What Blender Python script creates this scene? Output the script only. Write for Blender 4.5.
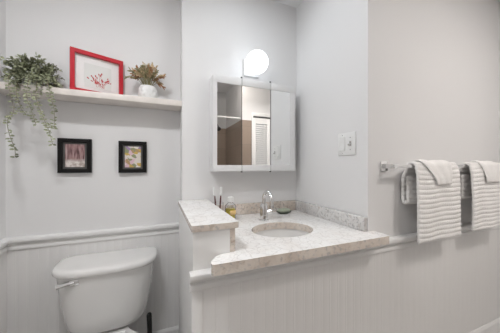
import bpy, bmesh, math, random
from mathutils import Vector, Matrix
random.seed(7)
PI = math.pi
for o in list(bpy.data.objects):
    bpy.data.objects.remove(o)
SC = bpy.context.scene
COL = SC.collection

# ------------------------------------------------------------------ camera, world, exposure
cam_d = bpy.data.cameras.new('camera')
cam_d.sensor_width = 36.0
cam_d.lens = 222.0 / 500.0 * 36.0
cam_d.clip_start = 0.02
cam = bpy.data.objects.new('camera', cam_d)
cam.location = (0, 0, 1.14)
cam.rotation_euler = (PI / 2, 0, -math.atan(90 / 222.0))
COL.objects.link(cam)
SC.camera = cam
W = bpy.data.worlds.new('world')
SC.world = W
W.use_nodes = True
W.node_tree.nodes['Background'].inputs[0].default_value = (0.9, 0.93, 1.0, 1)
W.node_tree.nodes['Background'].inputs[1].default_value = 0.3
SC.view_settings.view_transform = 'Standard'
SC.view_settings.look = 'None'
SC.view_settings.gamma = 1.0
SC.view_settings.use_curve_mapping = False
SC.view_settings.exposure = 0.26


# strengths of the lit glass of each lamp and added fill light (built further down)
FILL_A = 114.0     # added fill light over the toilet
FILL_B = 112.0     # added fill light for the towel wall, behind the viewer
FILL_C = 15.0      # added fill light over the basin
LAMP_E = 19.0      # flush ceiling lamp
GLOBE_E = 1.9     # globe over the medicine cabinet

# ------------------------------------------------------------------ materials


def mat(name, col, rough=0.5, metal=0.0, bump=0.0, bscale=80.0, spec=0.5, coat=0.0, vary=0.0, vscale=6.0, trans=0.0, ior=1.45):
    m = bpy.data.materials.new(name)
    m.use_nodes = True
    nt = m.node_tree
    b = nt.nodes['Principled BSDF']
    b.inputs['Base Color'].default_value = (*col, 1)
    b.inputs['Roughness'].default_value = rough
    b.inputs['Metallic'].default_value = metal
    b.inputs['Specular IOR Level'].default_value = spec
    b.inputs['Coat Weight'].default_value = coat
    b.inputs['Transmission Weight'].default_value = trans
    b.inputs['IOR'].default_value = ior
    tc = nt.nodes.new('ShaderNodeTexCoord')
    if vary:
        n = nt.nodes.new('ShaderNodeTexNoise')
        n.inputs['Scale'].default_value = vscale
        n.inputs['Detail'].default_value = 4
        r = nt.nodes.new('ShaderNodeValToRGB')
        r.color_ramp.elements[0].position = 0.3
        r.color_ramp.elements[1].position = 0.7
        r.color_ramp.elements[0].color = (*[c * (1 - vary) for c in col], 1)
        r.color_ramp.elements[1].color = (*[min(1, c * (1 + vary)) for c in col], 1)
        nt.links.new(tc.outputs['Object'], n.inputs['Vector'])
        nt.links.new(n.outputs['Fac'], r.inputs[0])
        nt.links.new(r.outputs[0], b.inputs['Base Color'])
    if bump:
        n = nt.nodes.new('ShaderNodeTexNoise')
        n.inputs['Scale'].default_value = bscale
        bp = nt.nodes.new('ShaderNodeBump')
        bp.inputs['Strength'].default_value = bump
        bp.inputs['Distance'].default_value = 0.002
        nt.links.new(tc.outputs['Object'], n.inputs['Vector'])
        nt.links.new(n.outputs['Fac'], bp.inputs['Height'])
        nt.links.new(bp.outputs[0], b.inputs['Normal'])
    return m


def emis(name, col, strength):
    m = bpy.data.materials.new(name)
    m.use_nodes = True
    b = m.node_tree.nodes['Principled BSDF']
    b.inputs['Base Color'].default_value = (*col, 1)
    b.inputs['Emission Color'].default_value = (*col, 1)
    b.inputs['Emission Strength'].default_value = strength
    return m


def granite(name, lo=(0.87, 0.845, 0.82), hi=(0.945, 0.94, 0.93), kb=0.14, kg=0.26, vein=0.36, br=(0.58, 0.49, 0.42), sc=1.0):
    m = bpy.data.materials.new(name)
    m.use_nodes = True
    nt = m.node_tree
    L = nt.links.new
    b = nt.nodes['Principled BSDF']
    tc = nt.nodes.new('ShaderNodeTexCoord')

    def noise(scale, detail, p0, p1, c0, c1, dist=0.0):
        n = nt.nodes.new('ShaderNodeTexNoise')
        n.inputs['Scale'].default_value = scale
        n.inputs['Detail'].default_value = detail
        n.inputs['Distortion'].default_value = dist
        r = nt.nodes.new('ShaderNodeValToRGB')
        r.color_ramp.elements[0].position, r.color_ramp.elements[1].position = p0, p1
        r.color_ramp.elements[0].color, r.color_ramp.elements[1].color = (*c0, 1), (*c1, 1)
        L(tc.outputs['Object'], n.inputs['Vector'])
        L(n.outputs['Fac'], r.inputs[0])
        return r

    def mix(a, bb, fac):
        x = nt.nodes.new('ShaderNodeMix')
        x.data_type = 'RGBA'
        L(fac, x.inputs[0])
        L(a, x.inputs[6])
        L(bb, x.inputs[7])
        return x.outputs[2]
    base = noise(9, 5, 0.30, 0.60, lo, hi, 0.6).outputs[0]
    brown = noise(34, 6, 0.36, 0.60, br, br).outputs[0]
    fb = noise(70 * sc, 6, 0.54, 0.68, (0, 0, 0), (kb, kb, kb), 0.4).outputs[0]
    c = mix(base, brown, fb)
    grey = noise(20, 2, 0.3, 0.7, (0.30, 0.29, 0.29), (0.46, 0.45, 0.45)).outputs[0]
    fg = noise(95 * sc, 5, 0.54, 0.66, (0, 0, 0), (kg, kg, kg), 0.3).outputs[0]
    c = mix(c, grey, fg)
    v = nt.nodes.new('ShaderNodeTexVoronoi')
    v.feature = 'DISTANCE_TO_EDGE'
    v.inputs['Scale'].default_value = 17
    wn = nt.nodes.new('ShaderNodeTexNoise')
    wn.inputs['Scale'].default_value = 12
    va = nt.nodes.new('ShaderNodeVectorMath')
    va.operation = 'MULTIPLY_ADD'
    L(tc.outputs['Object'], wn.inputs['Vector'])
    L(wn.outputs['Color'], va.inputs[0])
    va.inputs[1].default_value = (0.09, 0.09, 0.09)
    L(tc.outputs['Object'], va.inputs[2])
    L(va.outputs[0], v.inputs['Vector'])
    r = nt.nodes.new('ShaderNodeValToRGB')
    r.color_ramp.elements[0].position, r.color_ramp.elements[1].position = 0.0, 0.05
    r.color_ramp.elements[0].color = (vein, vein, vein, 1)
    r.color_ramp.elements[1].color = (0, 0, 0, 1)
    L(v.outputs['Distance'], r.inputs[0])
    rg = nt.nodes.new('ShaderNodeRGB')
    rg.outputs[0].default_value = (0.46, 0.43, 0.41, 1)
    c = mix(c, rg.outputs[0], r.outputs[0])
    L(c, b.inputs['Base Color'])
    b.inputs['Roughness'].default_value = 0.16
    return m


def brick_tile(name, c1, c2, mortar, w, h):
    m = bpy.data.materials.new(name)
    m.use_nodes = True
    nt = m.node_tree
    b = nt.nodes['Principled BSDF']
    tc = nt.nodes.new('ShaderNodeTexCoord')
    mp = nt.nodes.new('ShaderNodeMapping')
    mp.inputs['Rotation'].default_value = (PI / 2, 0, 0)
    sep = nt.nodes.new('ShaderNodeSeparateXYZ')
    add = nt.nodes.new('ShaderNodeMath')
    comb = nt.nodes.new('ShaderNodeCombineXYZ')
    nt.links.new(tc.outputs['Object'], sep.inputs[0])
    nt.links.new(sep.outputs[0], add.inputs[0])
    nt.links.new(sep.outputs[1], add.inputs[1])
    nt.links.new(add.outputs[0], comb.inputs[0])
    nt.links.new(sep.outputs[2], comb.inputs[1])
    br = nt.nodes.new('ShaderNodeTexBrick')
    br.offset = 0.0
    br.inputs['Color1'].default_value = (*c1, 1)
    br.inputs['Color2'].default_value = (*c2, 1)
    br.inputs['Mortar'].default_value = (*mortar, 1)
    br.inputs['Scale'].default_value = 1.0
    br.inputs['Brick Width'].default_value = w
    br.inputs['Row Height'].default_value = h
    br.inputs['Mortar Size'].default_value = 0.003
    nt.links.new(comb.outputs[0], br.inputs['Vector'])
    nt.links.new(br.outputs[0], b.inputs['Base Color'])
    b.inputs['Roughness'].default_value = 0.3
    return m


def print_mat(name, kind):
    """a small printed picture: tree trunks in pink haze, or loose garden flowers"""
    m = bpy.data.materials.new(name)
    m.use_nodes = True
    nt = m.node_tree
    L = nt.links.new
    b = nt.nodes['Principled BSDF']
    tc = nt.nodes.new('ShaderNodeTexCoord')
    if kind == 'trees':
        w = nt.nodes.new('ShaderNodeTexNoise')
        w.inputs['Scale'].default_value = 1.0
        w.inputs['Detail'].default_value = 4
        mp = nt.nodes.new('ShaderNodeMapping')
        mp.inputs['Scale'].default_value = (150, 1, 14)
        L(tc.outputs['Object'], mp.inputs[0])
        L(mp.outputs[0], w.inputs['Vector'])
        r = nt.nodes.new('ShaderNodeValToRGB')
        e = r.color_ramp.elements
        e[0].position, e[0].color = 0.36, (0.10, 0.055, 0.055, 1)
        e[1].position, e[1].color = 0.70, (0.55, 0.42, 0.41, 1)
        k = e.new(0.5)
        k.color = (0.33, 0.19, 0.19, 1)
        L(w.outputs['Fac'], r.inputs[0])
        sep = nt.nodes.new('ShaderNodeSeparateXYZ')
        L(tc.outputs['Generated'], sep.inputs[0])
        r2 = nt.nodes.new('ShaderNodeValToRGB')
        r2.color_ramp.elements[0].position = 0.22
        r2.color_ramp.elements[1].position = 0.38
        r2.color_ramp.elements[0].color = (1, 1, 1, 1)
        r2.color_ramp.elements[1].color = (0, 0, 0, 1)
        L(sep.outputs[2], r2.inputs[0])
        n = nt.nodes.new('ShaderNodeTexNoise')
        n.inputs['Scale'].default_value = 60
        L(tc.outputs['Object'], n.inputs['Vector'])
        r3 = nt.nodes.new('ShaderNodeValToRGB')
        r3.color_ramp.elements[0].position, r3.color_ramp.elements[1].position = 0.35, 0.6
        r3.color_ramp.elements[0].color = (0.42, 0.34, 0.30, 1)
        r3.color_ramp.elements[1].color = (0.78, 0.72, 0.68, 1)
        L(n.outputs['Fac'], r3.inputs[0])
        x = nt.nodes.new('ShaderNodeMix')
        x.data_type = 'RGBA'
        L(r2.outputs[0], x.inputs[0])
        L(r.outputs[0], x.inputs[6])
        L(r3.outputs[0], x.inputs[7])
        L(x.outputs[2], b.inputs['Base Color'])
    else:
        v = nt.nodes.new('ShaderNodeTexVoronoi')
        v.inputs['Scale'].default_value = 46
        n = nt.nodes.new('ShaderNodeTexNoise')
        n.inputs['Scale'].default_value = 40
        va = nt.nodes.new('ShaderNodeVectorMath')
        va.operation = 'MULTIPLY_ADD'
        va.inputs[1].default_value = (0.03, 0.03, 0.03)
        L(tc.outputs['Object'], n.inputs['Vector'])
        L(n.outputs['Color'], va.inputs[0])
        L(tc.outputs['Object'], va.inputs[2])
        L(va.outputs[0], v.inputs['Vector'])
        sp = nt.nodes.new('ShaderNodeSeparateColor')
        L(v.outputs['Color'], sp.inputs[0])
        r = nt.nodes.new('ShaderNodeValToRGB')
        r.color_ramp.interpolation = 'CONSTANT'
        e = r.color_ramp.elements
        e[0].position, e[0].color = 0.0, (0.72, 0.66, 0.60, 1)
        e[1].position, e[1].color = 0.88, (0.30, 0.32, 0.18, 1)
        for p, c in ((0.30, (0.60, 0.42, 0.12)), (0.44, (0.70, 0.50, 0.55)), (0.58, (0.36, 0.25, 0.42)), (0.68, (0.80, 0.76, 0.70)), (0.80, (0.45, 0.30, 0.16))):
            k = e.new(p)
            k.color = (*c, 1)
        L(sp.outputs[0], r.inputs[0])
        L(r.outputs[0], b.inputs['Base Color'])
    b.inputs['Roughness'].default_value = 0.25
    return m


M = {}
M['wall'] = mat('wall_paint', (0.805, 0.80, 0.80), 0.6, bump=0.06, bscale=160)
M['trim'] = mat('white_trim_paint', (0.84, 0.835, 0.825), 0.35)
M['bead'] = mat('beadboard_paint', (0.84, 0.83, 0.82), 0.4)
M['ceil'] = mat('ceiling_paint', (0.86, 0.86, 0.86), 0.8)
M['floor'] = brick_tile('floor_tile', (0.62, 0.59, 0.56), (0.65, 0.62, 0.59), (0.5, 0.48, 0.46), 0.3, 0.3)
M['tile'] = brick_tile('shower_tile', (0.32, 0.25, 0.20), (0.35, 0.275, 0.22), (0.27, 0.22, 0.18), 0.3, 0.3)
M['shaded_shower_paint'] = mat('shaded_shower_paint', (0.62, 0.62, 0.62), 0.6)  # wall paint greyed, the shower's shade is put into the colour
M['granite'] = granite('granite')
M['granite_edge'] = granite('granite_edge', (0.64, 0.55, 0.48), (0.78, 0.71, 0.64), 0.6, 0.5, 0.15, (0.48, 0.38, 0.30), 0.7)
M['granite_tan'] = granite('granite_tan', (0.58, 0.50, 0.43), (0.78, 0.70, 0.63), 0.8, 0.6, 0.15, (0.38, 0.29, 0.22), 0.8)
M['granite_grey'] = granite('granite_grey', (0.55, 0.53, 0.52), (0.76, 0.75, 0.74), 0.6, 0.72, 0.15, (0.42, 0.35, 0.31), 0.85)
M['porcelain'] = mat('porcelain', (0.80, 0.79, 0.775), 0.12, coat=0.3)
M['chrome'] = mat('chrome', (0.78, 0.78, 0.78), 0.08, metal=1.0)
M['nickel'] = mat('brushed_nickel', (0.62, 0.61, 0.60), 0.25, metal=1.0)
M['mirror'] = mat('mirror_glass', (0.90, 0.91, 0.91), 0.0, metal=1.0)
M['cab'] = mat('cabinet_paint', (0.80, 0.80, 0.80), 0.35)
M['dark'] = mat('dark_steel', (0.10, 0.10, 0.10), 0.4, metal=0.4)
M['black'] = mat('black_frame_lacquer', (0.008, 0.007, 0.007), 0.35, spec=0.3)
M['grey_mat'] = mat('dark_grey_mount', (0.11, 0.105, 0.10), 0.7)
M['red'] = mat('red_frame_lacquer', (0.52, 0.016, 0.03), 0.35)
M['paper'] = mat('white_paper', (0.82, 0.81, 0.80), 0.8)
M['palepaper'] = mat('pale_grey_paper', (0.74, 0.74, 0.72), 0.8)
M['coral'] = mat('coral_red_ink', (0.50, 0.085, 0.085), 0.7)
M['trees'] = print_mat('pink_trees_print', 'trees')
M['flowers'] = print_mat('flower_print', 'flowers')
M['shelf'] = mat('whitewashed_wood', (0.78, 0.725, 0.68), 0.55, vary=0.07, vscale=14)
M['towel'] = mat('white_terry', (0.90, 0.885, 0.87), 0.95, bump=0.8, bscale=420, spec=0.1)
M['leaf'] = mat('sage_leaf', (0.30, 0.32, 0.21), 0.55, vary=0.5, vscale=22)
M['stem'] = mat('plant_stem', (0.20, 0.17, 0.10), 0.7)
M['pot'] = mat('white_ceramic', (0.84, 0.84, 0.83), 0.3)
M['soil'] = mat('soil', (0.06, 0.045, 0.035), 0.9)
M['rust'] = mat('rust_dried_petal', (0.42, 0.21, 0.10), 0.8, vary=0.3, vscale=60)
M['dry'] = mat('dried_grass', (0.56, 0.43, 0.27), 0.8, vary=0.3, vscale=60)
M['olive'] = mat('olive_dried_leaf', (0.31, 0.28, 0.15), 0.8, vary=0.3, vscale=60)
M['cream'] = mat('cream_blossom', (0.80, 0.75, 0.64), 0.8)
M['glass'] = mat('clear_glass', (1, 1, 1), 0.02, trans=1.0, ior=1.45)
M['liquid'] = mat('yellow_liquid_soap', (0.66, 0.52, 0.02), 0.15, coat=0.5)
M['white_plastic'] = mat('white_plastic', (0.84, 0.84, 0.83), 0.3)
M['maroon'] = mat('maroon_plastic', (0.12, 0.03, 0.03), 0.4)
M['soap'] = mat('green_soap', (0.40, 0.44, 0.34), 0.45)
M['dish'] = mat('dark_green_dish', (0.10, 0.12, 0.09), 0.3)
M['brush'] = mat('black_plastic', (0.008, 0.008, 0.008), 0.4)
M['globe'] = emis('lit_opal_globe', (0.90, 0.95, 1.0), GLOBE_E)
M['lamp'] = emis('lit_opal_dome', (1.0, 0.92, 0.84), LAMP_E)
M['label'] = mat('orange_bottle_label', (0.80, 0.55, 0.22), 0.5)

# ------------------------------------------------------------------ mesh helpers


def obj(name, bm, m, parent=None, smooth=30, loc=None):
    bmesh.ops.recalc_face_normals(bm, faces=bm.faces[:])
    me = bpy.data.meshes.new(name)
    bm.to_mesh(me)
    bm.free()
    me.materials.append(m)
    if smooth:
        me.shade_smooth()
        me.set_sharp_from_angle(angle=math.radians(smooth))
    o = bpy.data.objects.new(name, me)
    COL.objects.link(o)
    if parent is not None:
        o.parent = parent
        o.matrix_parent_inverse = Matrix.Identity(4)
        # geometry is given in world space: move it into the parents' space
        off = Vector((0, 0, 0))
        p = parent
        while p is not None:
            off += p.location
            p = p.parent
        me.transform(Matrix.Translation(-off))
    if loc is not None:
        o.location = loc
        me.transform(Matrix.Translation(-Vector(loc)))
    return o


def tag(o, label, cat, group=None):
    o['label'] = label
    o['category'] = cat
    if group:
        o['group'] = group
    return o


def thing(name, label, cat, loc, group=None):
    o = bpy.data.objects.new(name, None)
    o.empty_display_size = 0.05
    o.location = loc
    COL.objects.link(o)
    return tag(o, label, cat, group)


def struct(name, bm, m, parent=None, smooth=30):
    o = obj(name, bm, m, parent, smooth)
    if parent is None:
        o['kind'] = 'structure'
    return o


def box(bm, x0, x1, y0, y1, z0, z1, bev=0.0, seg=2):
    r = bmesh.ops.create_cube(bm, size=1.0)
    vs = r['verts']
    for v in vs:
        v.co = Vector((x0 + (v.co.x + .5) * (x1 - x0), y0 + (v.co.y + .5) * (y1 - y0), z0 + (v.co.z + .5) * (z1 - z0)))
    if bev:
        es = set(e for v in vs for e in v.link_edges)
        bmesh.ops.bevel(bm, geom=list(es), offset=bev, segments=seg, affect='EDGES', profile=0.5)
    return bm


def B(*a, **k):
    return box(bmesh.new(), *a, **k)


def tube(bm, pts, rad, n=12, caps=True):
    """round tube through points; rad a number or a list"""
    pts = [Vector(p) for p in pts]
    rs = rad if isinstance(rad, (list, tuple)) else [rad] * len(pts)
    rings = []
    up = None
    for i, p in enumerate(pts):
        d = (pts[min(i + 1, len(pts) - 1)] - pts[max(i - 1, 0)]).normalized()
        if up is None:
            up = d.orthogonal().normalized()
        up = (up - d * up.dot(d)).normalized()
        s = d.cross(up)
        rings.append([bm.verts.new(p + (up * math.cos(2 * PI * k / n) + s * math.sin(2 * PI * k / n)) * rs[i]) for k in range(n)])
    for a, b in zip(rings, rings[1:]):
        for k in range(n):
            bm.faces.new((a[k], a[(k + 1) % n], b[(k + 1) % n], b[k]))
    if caps:
        bm.faces.new(rings[0])
        bm.faces.new(rings[-1])
    return bm


def lathe(bm, prof, c, n=32, sx=1.0, sy=1.0):
    """prof = (radius, z) list around a vertical axis at c"""
    rings = []
    for r, z in prof:
        if r < 1e-6:
            rings.append([bm.verts.new((c[0], c[1], c[2] + z))])
        else:
            rings.append([bm.verts.new((c[0] + r * sx * math.cos(2 * PI * k / n), c[1] + r * sy * math.sin(2 * PI * k / n), c[2] + z)) for k in range(n)])
    for a, b in zip(rings, rings[1:]):
        for k in range(n):
            q = [a[k % len(a)], a[(k + 1) % len(a)], b[(k + 1) % len(b)], b[k % len(b)]]
            u = []
            for v in q:
                if v not in u:
                    u.append(v)
            if len(u) > 2:
                bm.faces.new(u)
    return bm


def loft(bm, rings, cap0=True, cap1=True):
    vr = [[bm.verts.new(p) for p in r] for r in rings]
    n = len(vr[0])
    for a, b in zip(vr, vr[1:]):
        for k in range(n):
            bm.faces.new((a[k], a[(k + 1) % n], b[(k + 1) % n], b[k]))
    if cap0:
        bm.faces.new(vr[0])
    if cap1:
        bm.faces.new(vr[-1])
    return bm


def moulding_x(bm, prof, x0, x1, y, sgn=-1):
    """prof (out, z) extruded along X; out is measured from the wall plane y in direction sgn"""
    a = [(x0, y + sgn * d, z) for d, z in prof]
    b = [(x1, y + sgn * d, z) for d, z in prof]
    return loft(bm, [a, b])


def moulding_y(bm, prof, y0, y1, x, sgn=1):
    a = [(x + sgn * d, y0, z) for d, z in prof]
    b = [(x + sgn * d, y1, z) for d, z in prof]
    return loft(bm, [a, b])


def bead_x(bm, x0, x1, y, z0, z1, sgn=-1, pitch=0.041, th=0.010):
    """beadboard sheet along X: flat boards with a V groove and a small bead at each joint"""
    pr = []
    x = x0
    while x < x1 - 0.012:
        e = min(x + pitch, x1)
        pr += [(x, th - 0.0010), (x + 0.0015, th), (x + 0.006, th), (x + 0.0075, th - 0.0006), (x + 0.009, th)]
        pr += [(e - 0.001, th)]
        x = e
    pr = [(px, y + sgn * d) for px, d in pr]
    pr += [(x1, y + sgn * th), (x1, y), (x0, y)]
    return loft(bm, [[(p[0], p[1], z0) for p in pr], [(p[0], p[1], z1) for p in pr]])


def bead_y(bm, y0, y1, x, z0, z1, sgn=1, pitch=0.041, th=0.010):
    t = bmesh.new()
    bead_x(t, y0, y1, 0.0, z0, z1, 1, pitch, th)
    me = bpy.data.meshes.new('tmp')
    t.to_mesh(me)
    t.free()
    for v in me.vertices:
        v.co = (x + sgn * v.co.y, v.co.x, v.co.z)
    bm.from_mesh(me)
    bpy.data.meshes.remove(me)
    return bm


# ------------------------------------------------------------------ the setting (metres)
XL, XR = -0.70, 2.08          # left and right walls
YT, YV, YW = 1.457, 1.323, 0.744   # toilet wall, vanity wall, towel wall
XN = 0.888                    # right wall of the vanity niche
XJ = 0.117                    # where the vanity wall starts
ZC = 2.254
ZH, YC = 2.62, -0.30         # the ceiling steps up behind the viewer
YB = -0.94                    # rear wall with closet door and shower opening
YS = -1.87                    # rear of the shower
CT = 0.84                     # countertop height

struct('floor', B(XL - .1, XR + .1, YS - .1, YT + .1, -0.05, 0), M['floor'])
cb_ = bmesh.new()
box(cb_, XL - .1, XR + .1, YC, YT + .1, ZC, ZH)
box(cb_, XL - .1, XR + .1, YS - .1, YT + .1, ZH, ZH + 0.05)
struct('ceiling', cb_, M['ceil'])
struct('wall_left', B(XL - .1, XL, YB - .1, YT + .1, 0, ZH), M['wall'])
struct('wall_back_left', B(XL, XJ, YT, YT + .1, 0, ZH), M['wall'])
struct('wall_back_vanity', B(XJ, XN, YV, YT + .1, 0, ZH), M['wall'])
struct('wall_right_niche', B(XN, XR + .1, YW, YT + .1, 0, ZH), M['wall'])
struct('wall_right', B(XR, XR + .1, YS, YW, 0, ZH), M['wall'])
# half wall in front of the vanity, its post rising to the ledge
hw = bmesh.new()
box(hw, 0.10, 0.226, YW, YV + 0.004, 0, 0.9246)
box(hw, 0.226, XN, YW, YW + 0.06, 0, 0.804)
struct('wall_front_half', hw, M['trim'])
# rear: wall left of the shower, shower box, wall end, closet wall over the door
rb = bmesh.new()
box(rb, XL, 0.30, YB - 0.1, YB, 0, ZH)
struct('wall_rear_left', rb, M['wall'])
struct('wall_shower_rear', B(0.30, 1.41, YS - 0.1, YS, 0, ZH), M['shaded_shower_paint'])
struct('wall_shower_left', B(0.20, 0.30, YS, YB - 0.1, 0, ZH), M['shaded_shower_paint'])
struct('wall_shower_right', B(1.24, 1.41, YS, YB, 0, ZH), M['wall'])
struct('wall_rear_right', B(1.41, XR, YB - 0.1, YB, 1.98, ZH), M['wall'])
tl = bmesh.new()
box(tl, 0.30, 1.24, YS, YS + 0.012, 0, 1.90)
box(tl, 1.228, 1.24, YS + 0.012, YB, 0, 1.90)
box(tl, 1.228, 1.405, YB, YB + 0.012, 0, 1.90)
struct('trim_1', tl, M['tile'])

RAIL = [(0, 0.728), (0.013, 0.728), (0.017, 0.732), (0.018, 0.740), (0.016, 0.748), (0.010, 0.753), (0.010, 0.757), (0.024, 0.767), (0.030, 0.771), (0.032, 0.778), (0.030, 0.786), (0.024, 0.790), (0, 0.790)]
BASE = [(0, 0), (0.016, 0), (0.016, 0.118), (0.012, 0.128), (0.012, 0.138), (0.005, 0.150), (0, 0.152)]
struct('trim_2', moulding_x(bmesh.new(), RAIL, XL, XJ - 0.002, YT), M['trim'])
struct('trim_3', moulding_y(bmesh.new(), [(d, z + 0.0007) for d, z in RAIL], YB, YT - 0.001, XL), M['trim'])
RAILF = [(d, z + 0.008) for d, z in RAIL]
struct('trim_4', moulding_x(bmesh.new(), RAILF, 0.088, XR, YW), M['trim'])
struct('baseboard_back', moulding_x(bmesh.new(), BASE, XL, XJ - 0.002, YT - 0.01), M['trim'])
struct('baseboard_left', moulding_y(bmesh.new(), BASE, YB, YT, XL + 0.01), M['trim'])
struct('baseboard_front', moulding_x(bmesh.new(), BASE, 0.10, XR, YW - 0.01), M['trim'])
struct('baseboard_right', moulding_y(bmesh.new(), BASE, YB + 0.06, YW - 0.01, XR, -1), M['trim'])
struct('wall_back_wainscot', bead_x(bmesh.new(), XL, XJ - 0.002, YT, 0.0, 0.73), M['bead'])
struct('wall_left_wainscot', bead_y(bmesh.new(), YB, YT - 0.01, XL, 0.0, 0.73), M['bead'])
struct('wall_front_wainscot', bead_x(bmesh.new(), 0.128, XR, YW, 0.0, 0.738, pitch=0.044), M['bead'])
tp = bmesh.new()
box(tp, 0.094, 0.128, YW - 0.014, YW, 0.0, 0.738, 0.002)
struct('trim_5', tp, M['trim'])
# trim on the toilet side of the half wall
ts = bmesh.new()
box(ts, 0.088, 0.10, YW - 0.0, YV, 0.0, 0.14, 0.002)
struct('baseboard_half', ts, M['trim'])

# closet door: louvred bifold with track
dr = bpy.data.objects.new('door_1', None)
dr.location = (1.43, YB, 0)
dr['kind'] = 'structure'
COL.objects.link(dr)
for k in range(2):
    xa, xb = 1.435 + k * 0.32, 1.435 + k * 0.32 + 0.316
    pn = bmesh.new()
    y0, y1 = YB - 0.032, YB
    box(pn, xa, xa + 0.05, y0, y1, 0.01, 1.955, 0.002)
    box(pn, xb - 0.05, xb, y0, y1, 0.01, 1.955, 0.002)
    for za, zb in ((0.01, 0.16), (0.94, 1.02), (1.86, 1.955)):
        box(pn, xa + 0.05, xb - 0.05, y0, y1, za, zb)
    lp = obj('door_leaf', pn, M['trim'], dr)
    lv = bmesh.new()
    for za, zb in ((0.16, 0.94), (1.02, 1.86)):
        z = za + 0.02
        while z < zb - 0.01:
            pts = [(y1 - 0.004, z - 0.017), (y1 - 0.001, z - 0.013), (y0 + 0.004, z + 0.017), (y0 + 0.001, z + 0.013)]
            loft(lv, [[(xa + 0.048, p[0], p[1]) for p in pts], [(xb - 0.048, p[0], p[1]) for p in pts]])
            z += 0.0345
    obj('louvre', lv, M['trim'], lp, smooth=0)
    kn = bmesh.new()
    lathe(kn, [(0.0, 0.03), (0.012, 0.028), (0.015, 0.02), (0.008, 0.008), (0.008, 0.0)], (0, 0, 0), 16)
    bmesh.ops.rotate(kn, verts=kn.verts[:], cent=(0, 0, 0), matrix=Matrix.Rotation(-PI / 2, 3, 'X'))
    bmesh.ops.translate(kn, verts=kn.verts[:], vec=((xb - 0.025) if k == 0 else (xa + 0.025), YB, 0.98))
    obj('knob', kn, M['nickel'], lp)
obj('track', B(1.43, XR - 0.005, YB - 0.035, YB - 0.002, 1.957, 1.98), M['dark'], dr)
dt = bmesh.new()
box(dt, 1.412, 1.434, YB, YB + 0.014, 0, 2.04, 0.002)
box(dt, 1.434, XR, YB, YB + 0.014, 1.985, 2.04, 0.002)
struct('trim_6', dt, M['trim'])

# ------------------------------------------------------------------ countertop, ledge, sink
SX, SY, SA, SB = 0.545, 0.93, 0.152, 0.125


def slab_with_hole(poly, hole, z0, z1):
    bm = bmesh.new()
    ed = []
    for loop in ([(x, y) for x, y in poly], hole):
        if not loop:
            continue
        vs = [bm.verts.new((x, y, z1)) for x, y in loop]
        for i in range(len(vs)):
            ed.append(bm.edges.new((vs[i], vs[(i + 1) % len(vs)])))
    bmesh.ops.triangle_fill(bm, use_beauty=True, use_dissolve=False, edges=ed)
    top = bm.faces[:]
    r = bmesh.ops.extrude_face_region(bm, geom=top)
    for v in [g for g in r['geom'] if isinstance(g, bmesh.types.BMVert)]:
        v.co.z = z0
    return bm


poly = [(0.147, 0.674), (0.153, 0.668), (0.917, 0.662), (0.923, 0.668), (0.923, YW - 0.001), (XN - 0.001, YW - 0.001), (XN - 0.001, YV - 0.001), (0.227, YV - 0.001), (0.227, YW - 0.001), (0.196, YW - 0.001), (0.172, 0.728), (0.151, 0.698), (0.147, 0.684)]
hole = [(SX + SA * math.cos(2 * PI * k / 48), SY + SB * math.sin(2 * PI * k / 48)) for k in range(48)]


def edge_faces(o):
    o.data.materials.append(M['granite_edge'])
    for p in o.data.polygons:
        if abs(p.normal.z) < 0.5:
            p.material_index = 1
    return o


counter = thing('countertop', 'speckled cream granite vanity countertop with oval cutout for the basin', 'countertop', (0.53, 1.0, CT - 0.035))
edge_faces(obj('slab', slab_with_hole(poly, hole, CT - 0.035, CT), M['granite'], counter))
obj('backsplash', B(0.247, XN - 0.021, YV - 0.021, YV - 0.001, CT + 0.0005, CT + 0.066, 0.002), M['granite_tan'], counter)
obj('side_splash', B(XN - 0.021, XN - 0.001, YW + 0.002, YV - 0.001, CT + 0.0005, CT + 0.066, 0.002), M['granite_grey'], counter)
obj('side_splash', B(0.227, 0.2465, YW + 0.002, YV - 0.001, CT + 0.0005, 0.9235, 0.002), M['granite_tan'], counter)

lpoly = []
for cx, cy, a0 in ((0.258 - .008, 0.738 + .008, -90), (0.258 - .001, YV - .002, 0), (0.095 + .001, YV - .002, 90), (0.095 + .012, 0.738 + .012, 180)):
    rr = {(-90): 0.008, 0: 0.001, 90: 0.001, 180: 0.012}[a0]
    for k in range(5):
        a = math.radians(a0 + k * 22.5)
        lpoly.append((cx + rr * math.cos(a), cy + rr * math.sin(a)))
lb = slab_with_hole(lpoly, None, 0.925, 0.946)
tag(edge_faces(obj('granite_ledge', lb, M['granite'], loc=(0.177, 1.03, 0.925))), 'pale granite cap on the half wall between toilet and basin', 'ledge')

sink = thing('undermount_sink', 'white oval porcelain basin set under the granite countertop', 'sink', (SX, SY, 0.67))
bw = bmesh.new()
lathe(bw, [(1.06, -0.036), (1.03, -0.036), (1.02, -0.05), (0.98, -0.08), (0.88, -0.12), (0.66, -0.148), (0.35, -0.158), (0.16, -0.161), (0.16, -0.17), (0.36, -0.168), (0.70, -0.158), (0.94, -0.125), (1.05, -0.08), (1.06, -0.036)],
      (SX, SY, CT), 48, SA, SB)
obj('basin', bw, M['porcelain'], sink, smooth=60)
dn = bmesh.new()
lathe(dn, [(0.0, 0.004), (0.016, 0.004), (0.021, 0.002), (0.024, 0.0), (0.024, -0.008), (0.0, -0.008)], (SX, SY, CT - 0.158), 24)
obj('drain', dn, M['chrome'], sink)

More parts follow.
